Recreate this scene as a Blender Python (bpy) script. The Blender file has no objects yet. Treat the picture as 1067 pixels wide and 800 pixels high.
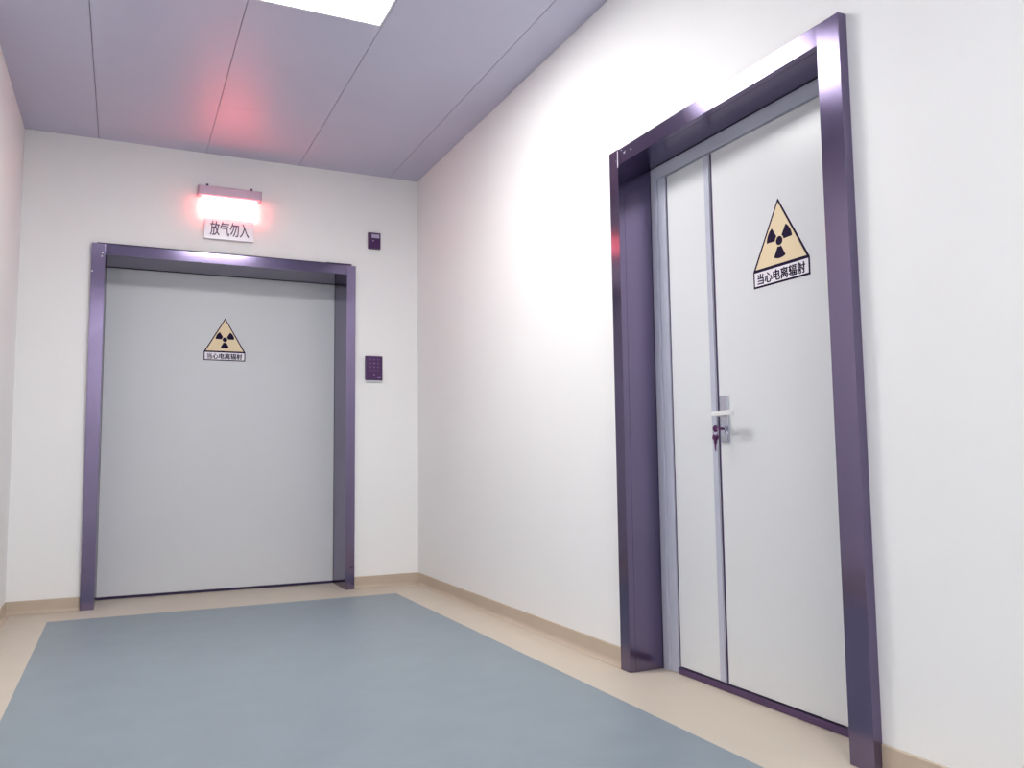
import bpy, bmesh, math, random
from mathutils import Vector, Matrix
random.seed(4)
PI = math.pi
C = bpy.context.scene.collection
S = bpy.context.scene

# ---------------------------------------------------------------- camera
CAM_H = 0.90
yaw, pitch, roll = 0.4380, 0.0892, -0.0123
cy_, sy_, cp_, sp_ = math.cos(yaw), math.sin(yaw), math.cos(pitch), math.sin(pitch)
fwd = Vector((sy_*cp_, cy_*cp_, sp_)); rgt = Vector((cy_, -sy_, 0)); upv = rgt.cross(fwd)
r2 = math.cos(roll)*rgt + math.sin(roll)*upv
u2 = -math.sin(roll)*rgt + math.cos(roll)*upv
cam = bpy.data.objects.new('camera', bpy.data.cameras.new('camera')); C.objects.link(cam)
M = Matrix((r2, u2, -fwd)).transposed().to_4x4(); M.translation = (0, 0, CAM_H)
cam.matrix_world = M
cam.data.sensor_width = 36; cam.data.lens = 866.5*36/1067
cam.data.clip_start = 0.02
S.camera = cam

# ---------------------------------------------------------------- world, exposure
w = bpy.data.worlds.new('world'); S.world = w; w.use_nodes = True
w.node_tree.nodes['Background'].inputs[0].default_value = (0.10, 0.09, 0.16, 1)
w.node_tree.nodes['Background'].inputs[1].default_value = 0.05
S.view_settings.view_transform = 'Standard'; S.view_settings.look = 'None'
S.view_settings.gamma = 1; S.view_settings.use_curve_mapping = False
S.view_settings.exposure = 0.36
PANEL_NEAR, PANEL_REAR, PANEL_FILL = 36.0, 22.0, 44.0      # emission of the ceiling panels; the last is an added fill light
RED_GLOW = 13.5

# ---------------------------------------------------------------- room numbers
D, XR, XL, H = 5.876, 1.978, -0.610, 3.003
YB = -3.0
WT = 0.45

# ---------------------------------------------------------------- materials
def srgb(r, g, b):
    f = lambda c: (c/255/12.92) if c/255 <= 0.04045 else ((c/255+0.055)/1.055)**2.4
    return (f(r), f(g), f(b), 1)
def mat(name, col, rough=0.5, metal=0.0, noise=0.0, nscale=8.0, bump=0.0, bscale=60.0, stretch=(1,1,1), spec=0.5, coat=0.0, rnoise=0.0):
    m = bpy.data.materials.new(name); m.use_nodes = True
    nt = m.node_tree; b = nt.nodes['Principled BSDF']
    b.inputs['Base Color'].default_value = col; b.inputs['Roughness'].default_value = rough
    b.inputs['Metallic'].default_value = metal; b.inputs['Specular IOR Level'].default_value = spec
    b.inputs['Coat Weight'].default_value = coat
    tc = nt.nodes.new('ShaderNodeTexCoord'); mp = nt.nodes.new('ShaderNodeMapping')
    mp.inputs['Scale'].default_value = stretch
    nt.links.new(tc.outputs['Object'], mp.inputs['Vector'])
    if noise:
        n = nt.nodes.new('ShaderNodeTexNoise'); n.inputs['Scale'].default_value = nscale; n.inputs['Detail'].default_value = 6
        nt.links.new(mp.outputs[0], n.inputs['Vector'])
        mx = nt.nodes.new('ShaderNodeMix'); mx.data_type = 'RGBA'
        lo = [max(0, c*(1-noise)) for c in col[:3]]+[1]; hi = [min(1, c*(1+noise)) for c in col[:3]]+[1]
        mx.inputs[6].default_value = lo; mx.inputs[7].default_value = hi
        nt.links.new(n.outputs['Fac'], mx.inputs[0]); nt.links.new(mx.outputs[2], b.inputs['Base Color'])
    if rnoise:
        n = nt.nodes.new('ShaderNodeTexNoise'); n.inputs['Scale'].default_value = 3; n.inputs['Detail'].default_value = 4
        nt.links.new(mp.outputs[0], n.inputs['Vector'])
        mr = nt.nodes.new('ShaderNodeMapRange'); mr.inputs['To Min'].default_value = rough-rnoise; mr.inputs['To Max'].default_value = rough+rnoise
        nt.links.new(n.outputs['Fac'], mr.inputs['Value']); nt.links.new(mr.outputs[0], b.inputs['Roughness'])
    if bump:
        n2 = nt.nodes.new('ShaderNodeTexNoise'); n2.inputs['Scale'].default_value = bscale; n2.inputs['Detail'].default_value = 3
        nt.links.new(mp.outputs[0], n2.inputs['Vector'])
        bp = nt.nodes.new('ShaderNodeBump'); bp.inputs['Strength'].default_value = bump; bp.inputs['Distance'].default_value = 0.002
        nt.links.new(n2.outputs['Fac'], bp.inputs['Height']); nt.links.new(bp.outputs[0], b.inputs['Normal'])
    return m
def emit(name, col, strength, base=(1, 1, 1, 1)):
    m = mat(name, base, 0.4)
    b = m.node_tree.nodes['Principled BSDF']
    b.inputs['Emission Color'].default_value = col; b.inputs['Emission Strength'].default_value = strength
    return m

wall_m = mat('wall_paint', srgb(240, 240, 240), 0.55, noise=0.012, nscale=2.5, bump=0.05, bscale=90)
ceil_m = mat("ceiling_panel", srgb(189, 188, 211), 0.45, noise=0.02, nscale=1.5, spec=0.9)
groove_m = mat('ceiling_joint', srgb(70, 60, 90), 0.7)
blue_m = mat('blue_vinyl', srgb(133, 146, 154), 0.45, noise=0.10, nscale=5, bump=0.03, bscale=40)
beige_m = mat('beige_vinyl', srgb(202, 191, 175), 0.42, noise=0.05, nscale=6, bump=0.03, bscale=40)
base_m = mat('baseboard_vinyl', srgb(190, 175, 157), 0.45, noise=0.06, nscale=7)
steel_v = mat('steel_upright', srgb(122, 112, 140), 0.19, 1.0, noise=0.07, nscale=5, bump=0.05, bscale=14, stretch=(1, 1, 0.2), rnoise=0.03)
steel_x = mat('steel_head_across', srgb(122, 112, 140), 0.13, 1.0, noise=0.05, nscale=5, bump=0.03, bscale=60, stretch=(0.03, 1, 1), rnoise=0.05)
steel_y = mat('steel_head_along', srgb(122, 112, 140), 0.20, 1.0, noise=0.05, nscale=5, bump=0.03, bscale=60, stretch=(1, 0.03, 1), rnoise=0.05)
for m_, T_ in ((steel_v, (1, 1, 0)), (steel_x, (0, 1, 1)), (steel_y, (1, 0, 1))):
    nt_ = m_.node_tree; b_ = nt_.nodes['Principled BSDF']; b_.inputs['Anisotropic'].default_value = 0.88 if m_ is not steel_x else 0.0
    c_ = nt_.nodes.new('ShaderNodeCombineXYZ')
    for i_ in range(3): c_.inputs[i_].default_value = T_[i_]
    nt_.links.new(c_.outputs[0], b_.inputs['Tangent'])
door_m = mat('grey_door_sheet', srgb(208, 211, 215), 0.38, noise=0.025, nscale=2.2)
leaf_m = mat('pale_door_leaf', srgb(222, 224, 226), 0.30, noise=0.015, nscale=2.2, coat=0.2)
dframe_m = mat('pale_door_frame', srgb(186, 188, 204), 0.40, noise=0.03, nscale=12)
seal_m = mat('dark_seal', srgb(52, 38, 82), 0.6)
thr_m = mat('threshold_steel', srgb(104, 84, 122), 0.35, 0.8)
dark_m = mat('dark_plastic', srgb(66, 24, 84), 0.35)
lcd_m = mat('reader_display', srgb(176, 168, 196), 0.3)
mark_m = mat('printed_symbols', srgb(170, 150, 190), 0.5)
chrome_m = mat('satin_chrome', srgb(205, 208, 220), 0.25, 0.9)
white_lever_m = mat('bright_lever', srgb(240, 240, 240), 0.2, 0.25)
alu_m = mat('aluminium_housing', srgb(190, 160, 178), 0.4, 0.5)
ink_m = mat('dark_violet_ink', srgb(26, 8, 48), 0.6, spec=0.12)
cream_m = mat('cream_yellow_print', srgb(234, 213, 176), 0.45)
white_m = mat('white_print', srgb(236, 232, 240), 0.45)
plate_m = mat('acrylic_plate', srgb(226, 222, 232), 0.25)
plate_ink = mat('sign_ink', srgb(84, 60, 96), 0.5)
key_m = mat('brass_key', srgb(150, 130, 150), 0.3, 1.0)
fob_m = mat('dark_key_fob', srgb(84, 34, 84), 0.4)
panel_m = emit('lit_diffuser', (1.0, 0.985, 0.96, 1), PANEL_NEAR)
panel2_m = emit('lit_diffuser_rear', (1.0, 0.985, 0.97, 1), PANEL_REAR)
fill_panel_m = emit('fill_diffuser', (1.0, 0.985, 0.97, 1), PANEL_FILL)
glow_m = emit('red_led_panel', (1.0, 0.115, 0.10, 1), RED_GLOW)
white_metal = mat('white_light_frame', srgb(225, 225, 232), 0.4)

# ---------------------------------------------------------------- mesh helpers
def bx(bm, x0, x1, y0, y1, z0, z1, mi=0, bev=0.0):
    vs = [bm.verts.new((x, y, z)) for x in (x0, x1) for y in (y0, y1) for z in (z0, z1)]
    fs = []
    for q in ((0,1,3,2),(4,6,7,5),(0,4,5,1),(2,3,7,6),(0,2,6,4),(1,5,7,3)):
        f = bm.faces.new([vs[i] for i in q]); f.material_index = mi; fs.append(f)
    if bev:
        es = list({e for f in fs for e in f.edges})
        bmesh.ops.bevel(bm, geom=es, offset=bev, segments=2, affect='EDGES', profile=0.7)
def cyl(bm, p0, p1, r, n=20, r1=None):
    p0, p1 = Vector(p0), Vector(p1); d = (p1-p0).normalized()
    a = d.orthogonal().normalized(); b = d.cross(a); r1 = r if r1 is None else r1
    A = [bm.verts.new(p0+r*(math.cos(2*PI*i/n)*a+math.sin(2*PI*i/n)*b)) for i in range(n)]
    B = [bm.verts.new(p1+r1*(math.cos(2*PI*i/n)*a+math.sin(2*PI*i/n)*b)) for i in range(n)]
    for i in range(n): bm.faces.new((A[i], A[(i+1)%n], B[(i+1)%n], B[i])).smooth = True
    bm.faces.new(A[::-1]); bm.faces.new(B)
def tube(bm, pts, r, n=12, close=False):
    pts = [Vector(p) for p in pts]; rings = []
    N = len(pts)
    prev = None
    for i, p in enumerate(pts):
        t = (pts[(i+1)%N]-pts[i-1]) if close else (pts[min(i+1, N-1)]-pts[max(i-1, 0)])
        t.normalize()
        a = t.orthogonal().normalized() if prev is None else (prev-t*prev.dot(t)).normalized()
        prev = a; b = t.cross(a)
        rings.append([bm.verts.new(p+r*(math.cos(2*PI*k/n)*a+math.sin(2*PI*k/n)*b)) for k in range(n)])
    for i in range(N if close else N-1):
        A, B = rings[i], rings[(i+1)%N]
        for k in range(n): bm.faces.new((A[k], A[(k+1)%n], B[(k+1)%n], B[k])).smooth = True
    if not close: bm.faces.new(rings[0][::-1]); bm.faces.new(rings[-1])
def prism(bm, poly, z0, z1, mi=0):
    A = [bm.verts.new((x, y, z0)) for x, y in poly]; B = [bm.verts.new((x, y, z1)) for x, y in poly]
    n = len(poly)
    fs = [bm.faces.new(A[::-1]), bm.faces.new(B)]
    for i in range(n): fs.append(bm.faces.new((A[i], A[(i+1)%n], B[(i+1)%n], B[i])))
    for f in fs: f.material_index = mi
def obj(name, bm, m, parent=None):
    bmesh.ops.recalc_face_normals(bm, faces=bm.faces)
    me = bpy.data.meshes.new(name); bm.to_mesh(me); bm.free()
    for x in (m if isinstance(m, (list, tuple)) else [m]): me.materials.append(x)
    o = bpy.data.objects.new(name, me); C.objects.link(o)
    if parent: o.parent = parent
    return o
def tag(o, label, cat=None, group=None, kind=None):
    o['label'] = label
    if cat: o['category'] = cat
    if group: o['group'] = group
    if kind: o['kind'] = kind
    return o
def empty(name, loc, rot=(0, 0, 0)):
    o = bpy.data.objects.new(name, None); C.objects.link(o); o.location = loc; o.rotation_euler = rot
    o.empty_display_size = 0.1
    return o
NB = bmesh.new
FACE_BACK = (PI/2, 0, 0)              # local x -> +x, y -> up, z -> out of the back wall
FACE_RIGHT = (PI/2, 0, -PI/2)         # local x -> -y, y -> up, z -> out of the right wall
def text(name, body, wd, ht, loc, depth, m, parent, bold=0.0):
    cu = bpy.data.curves.new('lettering', 'FONT'); cu.body = body; cu.size = 1; cu.extrude = 0.5
    cu.resolution_u = 4
    t = bpy.data.objects.new('lettering', cu); C.objects.link(t)
    dg = bpy.context.evaluated_depsgraph_get()
    me = bpy.data.meshes.new_from_object(t.evaluated_get(dg)); bpy.data.objects.remove(t); bpy.data.curves.remove(cu)
    xs = [v.co.x for v in me.vertices]; ys = [v.co.y for v in me.vertices]
    sx, sy = wd/(max(xs)-min(xs)), ht/(max(ys)-min(ys)); mx, my = (max(xs)+min(xs))/2, (max(ys)+min(ys))/2
    for v in me.vertices:
        v.co = ((v.co.x-mx)*sx+loc[0], (v.co.y-my)*sy+loc[1], loc[2]+(v.co.z+0.5)*depth)
    if bold:
        b0 = NB(); b0.from_mesh(me); src = me.copy()
        for k, (dx, dy) in enumerate(((bold, 0), (-bold, 0), (0, bold*0.6), (0, -bold*0.6))):
            m2 = src.copy()
            for v in m2.vertices: v.co.x += dx*sx; v.co.y += dy*sx; v.co.z += 0.00002*(k+1)
            b0.from_mesh(m2)
        b0.to_mesh(me); b0.free()
    me.name = name; me.materials.clear(); me.materials.append(m)
    o = bpy.data.objects.new(name, me); C.objects.link(o); o.parent = parent
    return o

# ================================================================ ROOM SHELL
# openings
BX0, BX1, BZ = -0.133, 1.435, 2.235        # clear opening of the back door frame
RY0, RY1, RZ = 1.862, 3.030, 2.183         # clear opening of the right door frame
LN = 0.012                                 # steel lining thickness
bo0, bo1, boz = BX0-LN, BX1+LN, BZ+LN
ro0, ro1, roz = RY0-LN, RY1+LN, RZ+LN

bm = NB()
bx(bm, XL-0.2, bo0, D, D+WT, 0, H); bx(bm, bo1, XR+0.3, D, D+WT, 0, H); bx(bm, bo0, bo1, D, D+WT, boz, H)
tag(obj('wall_back', bm, wall_m), 'white end wall of the corridor around the wide grey door', 'wall', kind='structure')
bm = NB()
bx(bm, XR, XR+0.3, YB, ro0, 0, H); bx(bm, XR, XR+0.3, ro1, D, 0, H); bx(bm, XR, XR+0.3, ro0, ro1, roz, H)
tag(obj('wall_right', bm, wall_m), 'long white wall on the right holding the two-leaf door', 'wall', kind='structure')
bm = NB(); bx(bm, XL-0.2, XL, YB, D, 0, H)
tag(obj('wall_left', bm, wall_m), 'white wall at the left edge of the corridor', 'wall', kind='structure')
bm = NB(); bx(bm, XL-0.2, XR+0.3, YB-0.2, YB, 0, H)
tag(obj('wall_rear', bm, wall_m), 'white wall closing the corridor behind the viewer', 'wall', kind='structure')

# floor: one sheet floor, blue field inside a beige margin
bm = NB()
fx0, fx1, fy1 = -0.3644, 1.707, 5.537; fy0 = YB+0.33
xs = [XL-0.2, fx0, fx1, XR+0.3]; ys = [YB-0.2, fy0, fy1, D+WT]
V = [[bm.verts.new((x, y, 0)) for y in ys] for x in xs]
for i in range(3):
    for j in range(3):
        f = bm.faces.new((V[i][j], V[i+1][j], V[i+1][j+1], V[i][j+1])); f.material_index = 1 if (i == 1 and j == 1) else 0
fl = bmesh.ops.extrude_face_region(bm, geom=list(bm.faces))
bmesh.ops.translate(bm, verts=[v for v in fl['geom'] if isinstance(v, bmesh.types.BMVert)], vec=(0, 0, -0.12))
tag(obj('floor', bm, [beige_m, blue_m]), 'vinyl floor with a blue grey field inside a beige margin', 'floor', kind='structure')

# ceiling: metal panels between open joints
jx = [XL, -0.192, 0.466, 1.090, 1.756, XR]
LY1 = 3.772; step = 0.636
jy = [LY1+step*k for k in range(-12, 5)]
jy = [YB]+[y for y in jy if YB+0.1 < y < D-0.1]+[D]
lights = [(0.466, 1.090, LY1-step, LY1, 0), (0.466, 1.090, LY1-7*step, LY1-6*step, 1), (0.466, 1.090, LY1-10*step, LY1-9*step, 2)]  # last panel is added out of view as flat fill for the walls
bm = NB()
for i in range(len(jx)-1):
    for j in range(len(jy)-1):
        xc, yc = (jx[i]+jx[i+1])/2, (jy[j]+jy[j+1])/2
        if any(l[0] < xc < l[1] and l[2] < yc < l[3] for l in lights): continue
        gx0 = 0.0017 if i > 0 else 0; gx1 = 0.0017 if i < len(jx)-2 else 0
        gy = 0.00025
        x0, x1, y0, y1 = jx[i]+gx0, jx[i+1]-gx1, jy[j]+gy, jy[j+1]-gy
        dz = random.uniform(0, 0.0008)
        bx(bm, x0, x1, y0, y1, H+dz, H+0.02, 0)
bx(bm, XL-0.2, XR+0.3, YB-0.2, D+WT, H+0.06, H+0.12, 1)
for i in range(1, len(jx)-1):
    segs = [YB]+[s for s in (3.2,)]
    bx(bm, jx[i]-0.02, jx[i]+0.02, YB, D, H+0.022, H+0.03, 1)
tag(obj('ceiling', bm, [ceil_m, groove_m]), 'lavender grey metal panel ceiling with narrow lengthwise joints', 'ceiling', kind='structure')

# baseboards with a coved foot
def cove(bm, p0, p1, nrm, h=0.082, t=0.006):
    p0, p1, n = Vector(p0), Vector(p1), Vector(nrm)
    prof = [(0, h), (t*0.6, h), (t, h-0.003)]
    R = 0.022
    for k in range(7):
        a = PI/2*k/6
        prof.append((t+R-R*math.cos(a), R-R*math.sin(a)+0.0015))
    prof += [(t+R, 0.0004), (0, 0.0004)]
    A = [bm.verts.new(p0+n*q+Vector((0, 0, z))) for q, z in prof]; B = [bm.verts.new(p1+n*q+Vector((0, 0, z))) for q, z in prof]
    k = len(prof)
    for i in range(k): bm.faces.new((A[i], A[(i+1)%k], B[(i+1)%k], B[i]))
    bm.faces.new(A[::-1]); bm.faces.new(B)
FRX0, FRX1 = -0.212, 1.499      # outer edges of the back steel frame
FRY0, FRY1 = 1.772, 3.100       # outer edges of the right steel frame
bm = NB(); cove(bm, (XL, D, 0), (FRX0-0.001, D, 0), (0, -1, 0)); cove(bm, (FRX1+0.001, D, 0), (XR, D, 0), (0, -1, 0))
tag(obj('baseboard_back', bm, base_m), 'beige coved baseboard on the end wall beside the steel door frame', 'baseboard', kind='structure')
bm = NB(); cove(bm, (XR, D-0.0285, 0), (XR, FRY1+0.001, 0), (-1, 0, 0)); cove(bm, (XR, FRY0-0.001, 0), (XR, YB, 0), (-1, 0, 0))
tag(obj('baseboard_right', bm, base_m), 'beige coved baseboard along the long right wall', 'baseboard', kind='structure')
bm = NB(); cove(bm, (XL, D-0.0285, 0), (XL, YB, 0), (1, 0, 0))
tag(obj('baseboard_left', bm, base_m), 'beige coved baseboard along the left wall', 'baseboard', kind='structure')

# ================================================================ BACK DOOR (wide sliding leaf in a deep steel frame)
FY = D-0.030; LY = 6.222
d1 = tag(empty('door_1', (0.65, D, 0)), 'wide plain grey door in a deep polished steel frame on the end wall', 'door', kind='structure')
def loc(bm, o): bmesh.ops.translate(bm, verts=bm.verts, vec=-Vector(o))
O1 = d1.location
def part(name, build, m, root, z=0):
    bm = NB(); build(bm); loc(bm, root.location); return obj(name, bm, m, root)
FRZ = 2.306
def b(bm):
    bx(bm, FRX0, BX0, FY, D-0.0005, 0.001, FRZ, bev=0.0015); bx(bm, BX0-LN+0.001, BX0, D, D+WT-0.01, 0.001, BZ)
part('frame_jamb', b, steel_v, d1)
def b(bm):
    bx(bm, BX1, FRX1, FY, D-0.0005, 0.001, FRZ-0.004, bev=0.0015); bx(bm, BX1, BX1+LN-0.001, D, D+WT-0.01, 0.001, BZ)
jr = part('frame_jamb', b, steel_v, d1)
def b(bm):
    bx(bm, BX0+0.0015, BX1-0.0015, FY+0.001, D-0.0005, BZ, FRZ-0.001, bev=0.0015); bx(bm, BX0, BX1, D, D+WT-0.01, BZ, BZ+LN-0.001)
part('frame_head', b, steel_x, d1)
# thin cap strips lying on top of the frame
def b(bm): bx(bm, FRX0+0.03, 1.28, FY-0.002, D-0.001, FRZ+0.0005, FRZ+0.004)
part('cap_strip', b, seal_m, d1)
def b(bm): bx(bm, 1.285, FRX1-0.03, FY-0.002, D-0.001, FRZ+0.0005, FRZ+0.0075)
part('cap_strip', b, seal_m, d1)
for (x, z) in ((-0.148, 2.245), (-0.205, 2.122), (-0.150, 2.222)):
    def b(bm): cyl(bm, (x, FY+0.001, z), (x, FY-0.002, z), 0.005, 12)
    part('screw', b, white_metal, d1)
def b(bm): bx(bm, 1.462, 1.490, FY-0.0015, FY+0.0005, 0.150, 0.156)
part('catch_slot', b, seal_m, d1)
def b(bm): bx(bm, 1.480, 1.496, FY-0.0015, FY+0.0005, 0.036, 0.044)
part('catch_slot', b, seal_m, d1)
# leaf
def b(bm): bx(bm, BX0+0.002, BX1-0.002, LY, LY+0.05, 0.020, BZ-0.003, bev=0.002)
leaf = part('door_leaf', b, door_m, d1)
def b(bm): bx(bm, BX0+0.002, BX1-0.002, LY+0.012, LY+0.045, 0.0015, 0.0185)
part('bottom_seal', b, seal_m, d1)

# ================================================================ RIGHT DOOR (uneven pair of leaves)
FX = XR-0.030; IX = 2.116
d2 = tag(empty('door_2', (XR, 2.45, 0)), 'pale two-leaf door, one leaf narrow, in a purple steel frame on the right wall', 'door', kind='structure')
def b(bm):
    bx(bm, FX, XR-0.0005, RY1, FRY1, 0.001, 2.254, bev=0.0015); bx(bm, XR, IX+0.075, RY1, RY1+LN-0.001, 0.001, RZ)
part('frame_jamb', b, steel_v, d2)
def b(bm):
    bx(bm, FX-0.004, XR-0.0005, FRY0, RY0, 0.001, 2.246, bev=0.0015); bx(bm, XR, IX+0.075, RY0-LN+0.001, RY0, 0.001, RZ)
part('frame_jamb', b, steel_v, d2)
def b(bm):
    bx(bm, FX+0.001, XR-0.0005, RY0+0.001, RY1-0.001, RZ, 2.2505, bev=0.0015); bx(bm, XR, IX+0.075, RY0, RY1, RZ, RZ+LN-0.001)
part('frame_head', b, steel_y, d2)
# tape residue and small chips at the upper far corner of the frame
def b(bm):
    bx(bm, FX-0.0008, FX+0.0002, 3.0285, 3.0325, 2.172, 2.246)
    for (y, z, s) in ((2.978, 2.222, 0.004), (2.972, 2.226, 0.002), (2.925, 2.219, 0.003), (3.045, 2.205, 0.002), (3.0, 2.24, 0.0025)):
        bx(bm, FX-0.0006, FX+0.0015, y-s, y+s, z-s*0.7, z+s*0.7)
part('tape_residue', b, white_m, d2)
# inner painted frame
JW, HW = 0.100, 0.056
ft = RZ-0.003
def b(bm): # jamb far
    bx(bm, IX, IX+0.07, RY1-0.045, RY1-0.002, 0.001, ft, bev=0.003); bx(bm, IX+0.008, IX+0.07, RY1-JW, RY1-0.046, 0.001, ft-0.04, bev=0.002)
part('inner_jamb', b, dframe_m, d2)
def b(bm): bx(bm, IX, IX+0.07, RY0+0.002, RY0+0.06, 0.001, ft, bev=0.003)
part('inner_jamb', b, dframe_m, d2)
def b(bm):
    bx(bm, IX, IX+0.07, RY0+0.061, RY1-0.046, ft-HW, ft, bev=0.003)
part('inner_head', b, dframe_m, d2)
def b(bm): bx(bm, IX+0.003, IX+0.05, RY0+0.061, RY1-0.101, 0.001, 0.026, bev=0.003)
thr = part('threshold', b, thr_m, d2); tag(thr, 'purple steel threshold bar')
lb, lt = 0.031, ft-HW-0.003
DX = IX+0.012
MY = 2.628     # meeting edge
y1n = RY1-JW-0.009
def b(bm): bx(bm, DX, DX+0.042, MY+0.003, y1n, lb, lt, bev=0.002)
nl = part('narrow_leaf', b, leaf_m, d2); tag(nl, 'narrow pale door leaf on the far side')
def b(bm): bx(bm, DX-0.005, DX-0.0005, MY+0.004, MY+0.034, lb+0.001, lt-0.001, bev=0.0015)
bm = NB(); b(bm); loc(bm, d2.location); obj('meeting_strip', bm, dframe_m, nl)
def b(bm): bx(bm, DX, DX+0.042, RY0+0.064, MY-0.010, lb, lt, bev=0.002)
wl = part('wide_leaf', b, leaf_m, d2); tag(wl, 'wide pale door leaf bearing the lever handle')
def b(bm):
    bx(bm, DX+0.002, DX+0.03, y1n+0.0005, y1n+0.0085, lb, lt); bx(bm, DX+0.0015, DX+0.03, MY-0.0095, MY+0.0025, lb, lt)
    bx(bm, DX+0.010, DX+0.03, RY0+0.0645, y1n, lt+0.0004, lt+0.0028); bx(bm, DX+0.012, DX+0.03, RY0+0.0645, y1n, 0.0265, lb-0.0005)
part('door_seal', b, seal_m, d2)
# lever handle on a narrow plate
hz = 1.063
def b(bm): bx(bm, DX-0.009, DX-0.0003, 2.560, 2.606, 0.953, 1.133, bev=0.003)
bm = NB(); b(bm); loc(bm, d2.location); hp = obj('handle_plate', bm, chrome_m, wl)
def b(bm):
    cyl(bm, (DX-0.009, 2.583, hz), (DX-0.052, 2.583, hz), 0.010)
    bx(bm, DX-0.062, DX-0.046, 2.473, 2.596, hz-0.009, hz+0.009, bev=0.004)
bm = NB(); b(bm); loc(bm, d2.location); hl = obj('lever', bm, white_lever_m, wl)
def b(bm):
    cyl(bm, (DX-0.0095, 2.583, 1.005), (DX-0.016, 2.583, 1.005), 0.012); bx(bm, DX-0.0165, DX-0.0095, 2.579, 2.587, 0.985, 1.0)
bm = NB(); b(bm); loc(bm, d2.location); obj('lock_cylinder', bm, chrome_m, wl)

# bunch of keys hanging from the lock
kr = tag(empty('key_bunch', (DX-0.017, 2.583, 1.005)), 'small bunch of dark keys hanging from the lock below the lever handle', 'keys')
kx = DX-0.017
def kp(name, bm, m): loc(bm, kr.location); return obj(name, bm, m, kr)
bm = NB(); bx(bm, kx-0.022, kx-0.0003, 2.5805, 2.5855, 1.0, 1.010); 
prism_pts = [(kx-0.034+0.013*math.cos(a), 1.005+0.013*math.sin(a)) for a in [2*PI*i/20 for i in range(20)]]
A = [bm.verts.new((x, 2.5812, z)) for x, z in prism_pts]; B_ = [bm.verts.new((x, 2.5848, z)) for x, z in prism_pts]
bm.faces.new(A); bm.faces.new(B_[::-1])
for i in range(20): bm.faces.new((A[i], A[(i+1)%20], B_[(i+1)%20], B_[i]))
kp('key', bm, fob_m)
bm = NB(); tube(bm, [(kx-0.034+0.004*math.sin(a), 2.583+0.014*math.cos(a)*0.9, 0.990+0.016*math.sin(a)) for a in [2*PI*i/24 for i in range(24)]], 0.0014, 8, True)
kp('ring', bm, key_m)
for k, (dy, tilt, L) in enumerate(((-0.006, 0.25, 0.050), (0.004, -0.12, 0.056))):
    bm = NB()
    zt = 0.978
    c0 = Vector((kx-0.036-0.004*k, 2.583+dy, zt-0.006))
    dirv = Vector((0, math.sin(tilt), -math.cos(tilt))); sd = Vector((0, math.cos(tilt), math.sin(tilt)))
    head = [c0+0.011*(math.cos(a)*sd+math.sin(a)*dirv) for a in [2*PI*i/16 for i in range(16)]]
    A = [bm.verts.new(p) for p in head]; B_ = [bm.verts.new(p+Vector((0.002, 0, 0))) for p in head]
    bm.faces.new(A); bm.faces.new(B_[::-1])
    for i in range(16): bm.faces.new((A[i], A[(i+1)%16], B_[(i+1)%16], B_[i]))
    bl = [(-0.004, 0.009), (0.004, 0.009), (0.004, L*0.45), (0.0025, L*0.5), (0.004, L*0.58), (0.0025, L*0.66), (0.004, L*0.75), (0, L), (-0.004, L*0.9)]
    A = [bm.verts.new(c0+sd*s+dirv*t) for s, t in bl]; B_ = [bm.verts.new(c0+sd*s+dirv*t+Vector((0.002, 0, 0))) for s, t in bl]
    bm.faces.new(A); bm.faces.new(B_[::-1])
    for i in range(len(bl)): bm.faces.new((A[i], A[(i+1)%len(bl)], B_[(i+1)%len(bl)], B_[i]))
    kp('key', bm, fob_m)

# ================================================================ CEILING LIGHTS
for (x0, x1, y0, y1, k) in lights:
    cx, cy = (x0+x1)/2, (y0+y1)/2
    t = empty('ceiling_light', (cx, cy, H))
    tag(t, ('square lit ceiling panel light near the top edge of the photo', 'square lit ceiling panel light just behind the viewer', 'added square fill light panel at the unseen rear end of the corridor')[k], 'ceiling light')
    a, bb = (x1-x0)/2-0.004, (y1-y0)/2-0.002
    bm = NB(); fw = 0.012
    bx(bm, -a, a, -bb, -bb+fw, -0.004, 0.018); bx(bm, -a, a, bb-fw, bb, -0.004, 0.018)
    bx(bm, -a, -a+fw, -bb+fw, bb-fw, -0.004, 0.018); bx(bm, a-fw, a, -bb+fw, bb-fw, -0.004, 0.018)
    obj('light_frame', bm, white_metal, t)
    bm = NB(); bx(bm, -a+fw+0.0005, a-fw-0.0005, -bb+fw+0.0005, bb-fw-0.0005, 0.0, 0.006)
    obj('diffuser', bm, (panel_m, panel2_m, fill_panel_m)[k], t)

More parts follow.
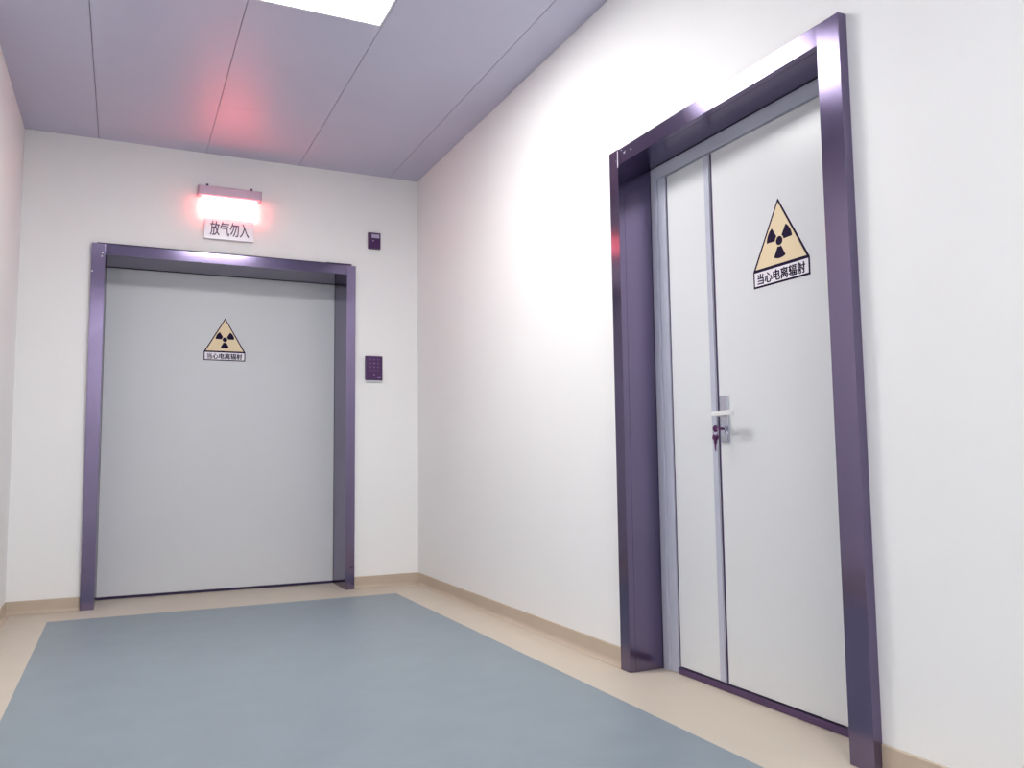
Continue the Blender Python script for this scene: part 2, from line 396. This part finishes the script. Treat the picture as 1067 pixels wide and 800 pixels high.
# ================================================================ RADIATION WARNING SIGNS
def warning_sign(x, y, z, rot, label):
    """origin at the middle of the lower edge of the caption strip"""
    t = tag(empty('radiation_warning_sign', (x, y, z), rot), label, 'warning sign', 'radiation warning signs on the doors')
    W2, BH, TH = 0.142, 0.064, 0.246
    e = 0.0075
    bm = NB(); prism(bm, [(-W2-0.0015, -0.0015), (W2+0.0015, -0.0015), (W2+0.0015, BH+0.001), (0.001, BH+TH+0.004), (-0.001, BH+TH+0.004), (-W2-0.0015, BH+0.001)], 0.0003, 0.0009)
    obj('sign_backing', bm, white_m, t)
    bm = NB(); prism(bm, [(-W2, 0), (W2, 0), (W2, BH), (-W2, BH)], 0.0009, 0.0013); prism(bm, [(-W2, BH-0.0005), (W2, BH-0.0005), (0, BH+TH)], 0.00095, 0.0014)
    obj('sign_border', bm, ink_m, t)
    bm = NB(); prism(bm, [(-W2+e, e), (W2-e, e), (W2-e, BH-e*0.7), (-W2+e, BH-e*0.7)], 0.0014, 0.0018)
    cap = obj('caption_strip', bm, white_m, t); tag(cap, 'white strip with black Chinese caption')
    k = e*1.0
    bm = NB(); prism(bm, [(-W2+k*1.9, BH+k*0.8), (W2-k*1.9, BH+k*0.8), (0, BH+TH-k*2.0)], 0.0015, 0.0019)
    f = obj('triangle_field', bm, cream_m, t); tag(f, 'cream yellow triangle')
    bm = NB(); cz = BH+TH*0.36
    def arc(r, a0, a1, n=10): return [(r*math.cos(a0+(a1-a0)*i/n), cz+r*math.sin(a0+(a1-a0)*i/n)) for i in range(n+1)]
    for a in (PI/6, 5*PI/6, 3*PI/2):
        s = math.radians(27)
        prism(bm, arc(0.0215, a+s*0.9, a-s*0.9)[::-1]+arc(0.064, a-s, a+s)[::-1][::-1][::-1] if False else arc(0.0215, a-s*0.9, a+s*0.9)+arc(0.064, a+s, a-s), 0.0020, 0.0023)
    prism(bm, arc(0.0165, 0, 2*PI*0.9999, 28)[:-1], 0.0020, 0.0023)
    tr = obj('trefoil', bm, ink_m, t); tag(tr, 'dark violet radiation trefoil')
    text('caption', '当心电离辐射', 0.238, 0.040, (0, BH/2, 0.0019), 0.0004, ink_m, cap, 0.032)
    return t
warning_sign(0.6455, LY, 1.6195, FACE_BACK, 'radiation warning sign on the wide grey door of the end wall')
warning_sign(DX, 2.253, 1.518, FACE_RIGHT, 'radiation warning sign on the pale two-leaf door at right')

# ================================================================ ILLUMINATED SIGN over the back door
sg = tag(empty('illuminated_sign', (0.62, D, 2.405), FACE_BACK), 'glowing red lamp sign with a white lettered plate above the wide grey door', 'lamp sign')
# local: x right, y up, z out of wall
def sp(name, build, m, par=None):
    bm = NB(); build(bm); return obj(name, bm, m, par or sg)
sp('housing', lambda bm: (bx(bm, -0.200, 0.202, 0.288, 0.352, 0.006, 0.066, bev=0.004)), alu_m)
sp('end_cap', lambda bm: bx(bm, -0.206, -0.2005, 0.284, 0.354, 0.004, 0.068, bev=0.002), alu_m)
sp('end_cap', lambda bm: bx(bm, 0.2025, 0.208, 0.284, 0.354, 0.004, 0.068, bev=0.002), alu_m)
for xx in (-0.143, 0.146):
    def b(bm):
        bx(bm, xx-0.008, xx+0.008, 0.353, 0.385, 0.0005, 0.004); cyl(bm, (xx, 0.372, 0.004), (xx, 0.372, 0.011), 0.007, 14)
    sp('hanging_bracket', b, seal_m)
sp('light_panel', lambda bm: bx(bm, -0.178, 0.180, 0.150, 0.2870, 0.012, 0.046, bev=0.004), glow_m)
pl = sp('lettered_plate', lambda bm: bx(bm, -0.160, 0.162, 0.0, 0.149, 0.012, 0.030, bev=0.003), plate_m)
tag(pl, 'white plate with four grey Chinese characters')
text('lettering', '放气勿入', 0.252, 0.098, (0.004, 0.074, 0.0302), 0.0008, plate_ink, pl, 0.018)

# ================================================================ WALL DEVICES
rd = tag(empty('card_reader', (1.639, D, 2.446), FACE_BACK), 'small dark box with a pale display high on the end wall, upper of two devices', 'wall device')
def wp(root, name, build, m, par=None):
    bm = NB(); build(bm); return obj(name, bm, m, par or root)
wp(rd, 'casing', lambda bm: bx(bm, -0.046, 0.046, 0, 0.120, 0.0005, 0.024, bev=0.004), dark_m)
wp(rd, 'display', lambda bm: bx(bm, -0.022, 0.036, 0.080, 0.108, 0.0243, 0.0256, bev=0.0005), lcd_m)
wp(rd, 'indicator', lambda bm: cyl(bm, (-0.010, 0.058, 0.0240), (-0.010, 0.058, 0.0256), 0.005, 14), mark_m)
kpd = tag(empty('keypad', (1.638, D, 1.466), FACE_BACK), 'dark access keypad on the end wall beside the grey door frame, lower of two devices', 'keypad')
wp(kpd, 'casing', lambda bm: bx(bm, -0.063, 0.063, 0.012, 0.186, 0.0005, 0.026, bev=0.005), dark_m)
bs = wp(kpd, 'base_plate', lambda bm: bx(bm, -0.056, 0.062, 0.0, 0.0115, 0.0005, 0.016, bev=0.002), chrome_m)
tag(bs, 'pale lower lip of the keypad')
def b(bm):
    for r, (y, xs_) in enumerate(((0.160, (-0.03, 0, 0.03)), (0.132, (-0.03, 0, 0.03)), (0.106, (-0.03, 0, 0.03)), (0.080, (-0.03, 0, 0.03)))):
        for x in xs_:
            bx(bm, x-0.010, x+0.010, y-0.008, y+0.008, 0.0263, 0.0275, bev=0.0003)
btn_m = mat('dark_key_cap', srgb(84, 44, 102), 0.4)
wp(kpd, 'buttons', b, btn_m)
for (x, y, ww, hh) in ((-0.03, 0.132, 0.006, 0.0015), (0.002, 0.132, 0.005, 0.004), (0.03, 0.132, 0.006, 0.0015), (0.0, 0.106, 0.006, 0.0015), (-0.03, 0.106, 0.005, 0.0015), (0.03, 0.106, 0.005, 0.0015), (0, 0.045, 0.004, 0.008), (0.038, 0.030, 0.016, 0.003), (-0.03, 0.160, 0.004, 0.0015), (0.0, 0.160, 0.004, 0.0015), (0.03, 0.160, 0.004, 0.0015)):
    z = 0.0276 if y > 0.07 else 0.0261
    wp(kpd, 'printed_mark', lambda bm: bx(bm, x-ww/2*1.6, x+ww/2*1.6, y-hh/2, y+hh/2, z, z+0.0005), mark_m)
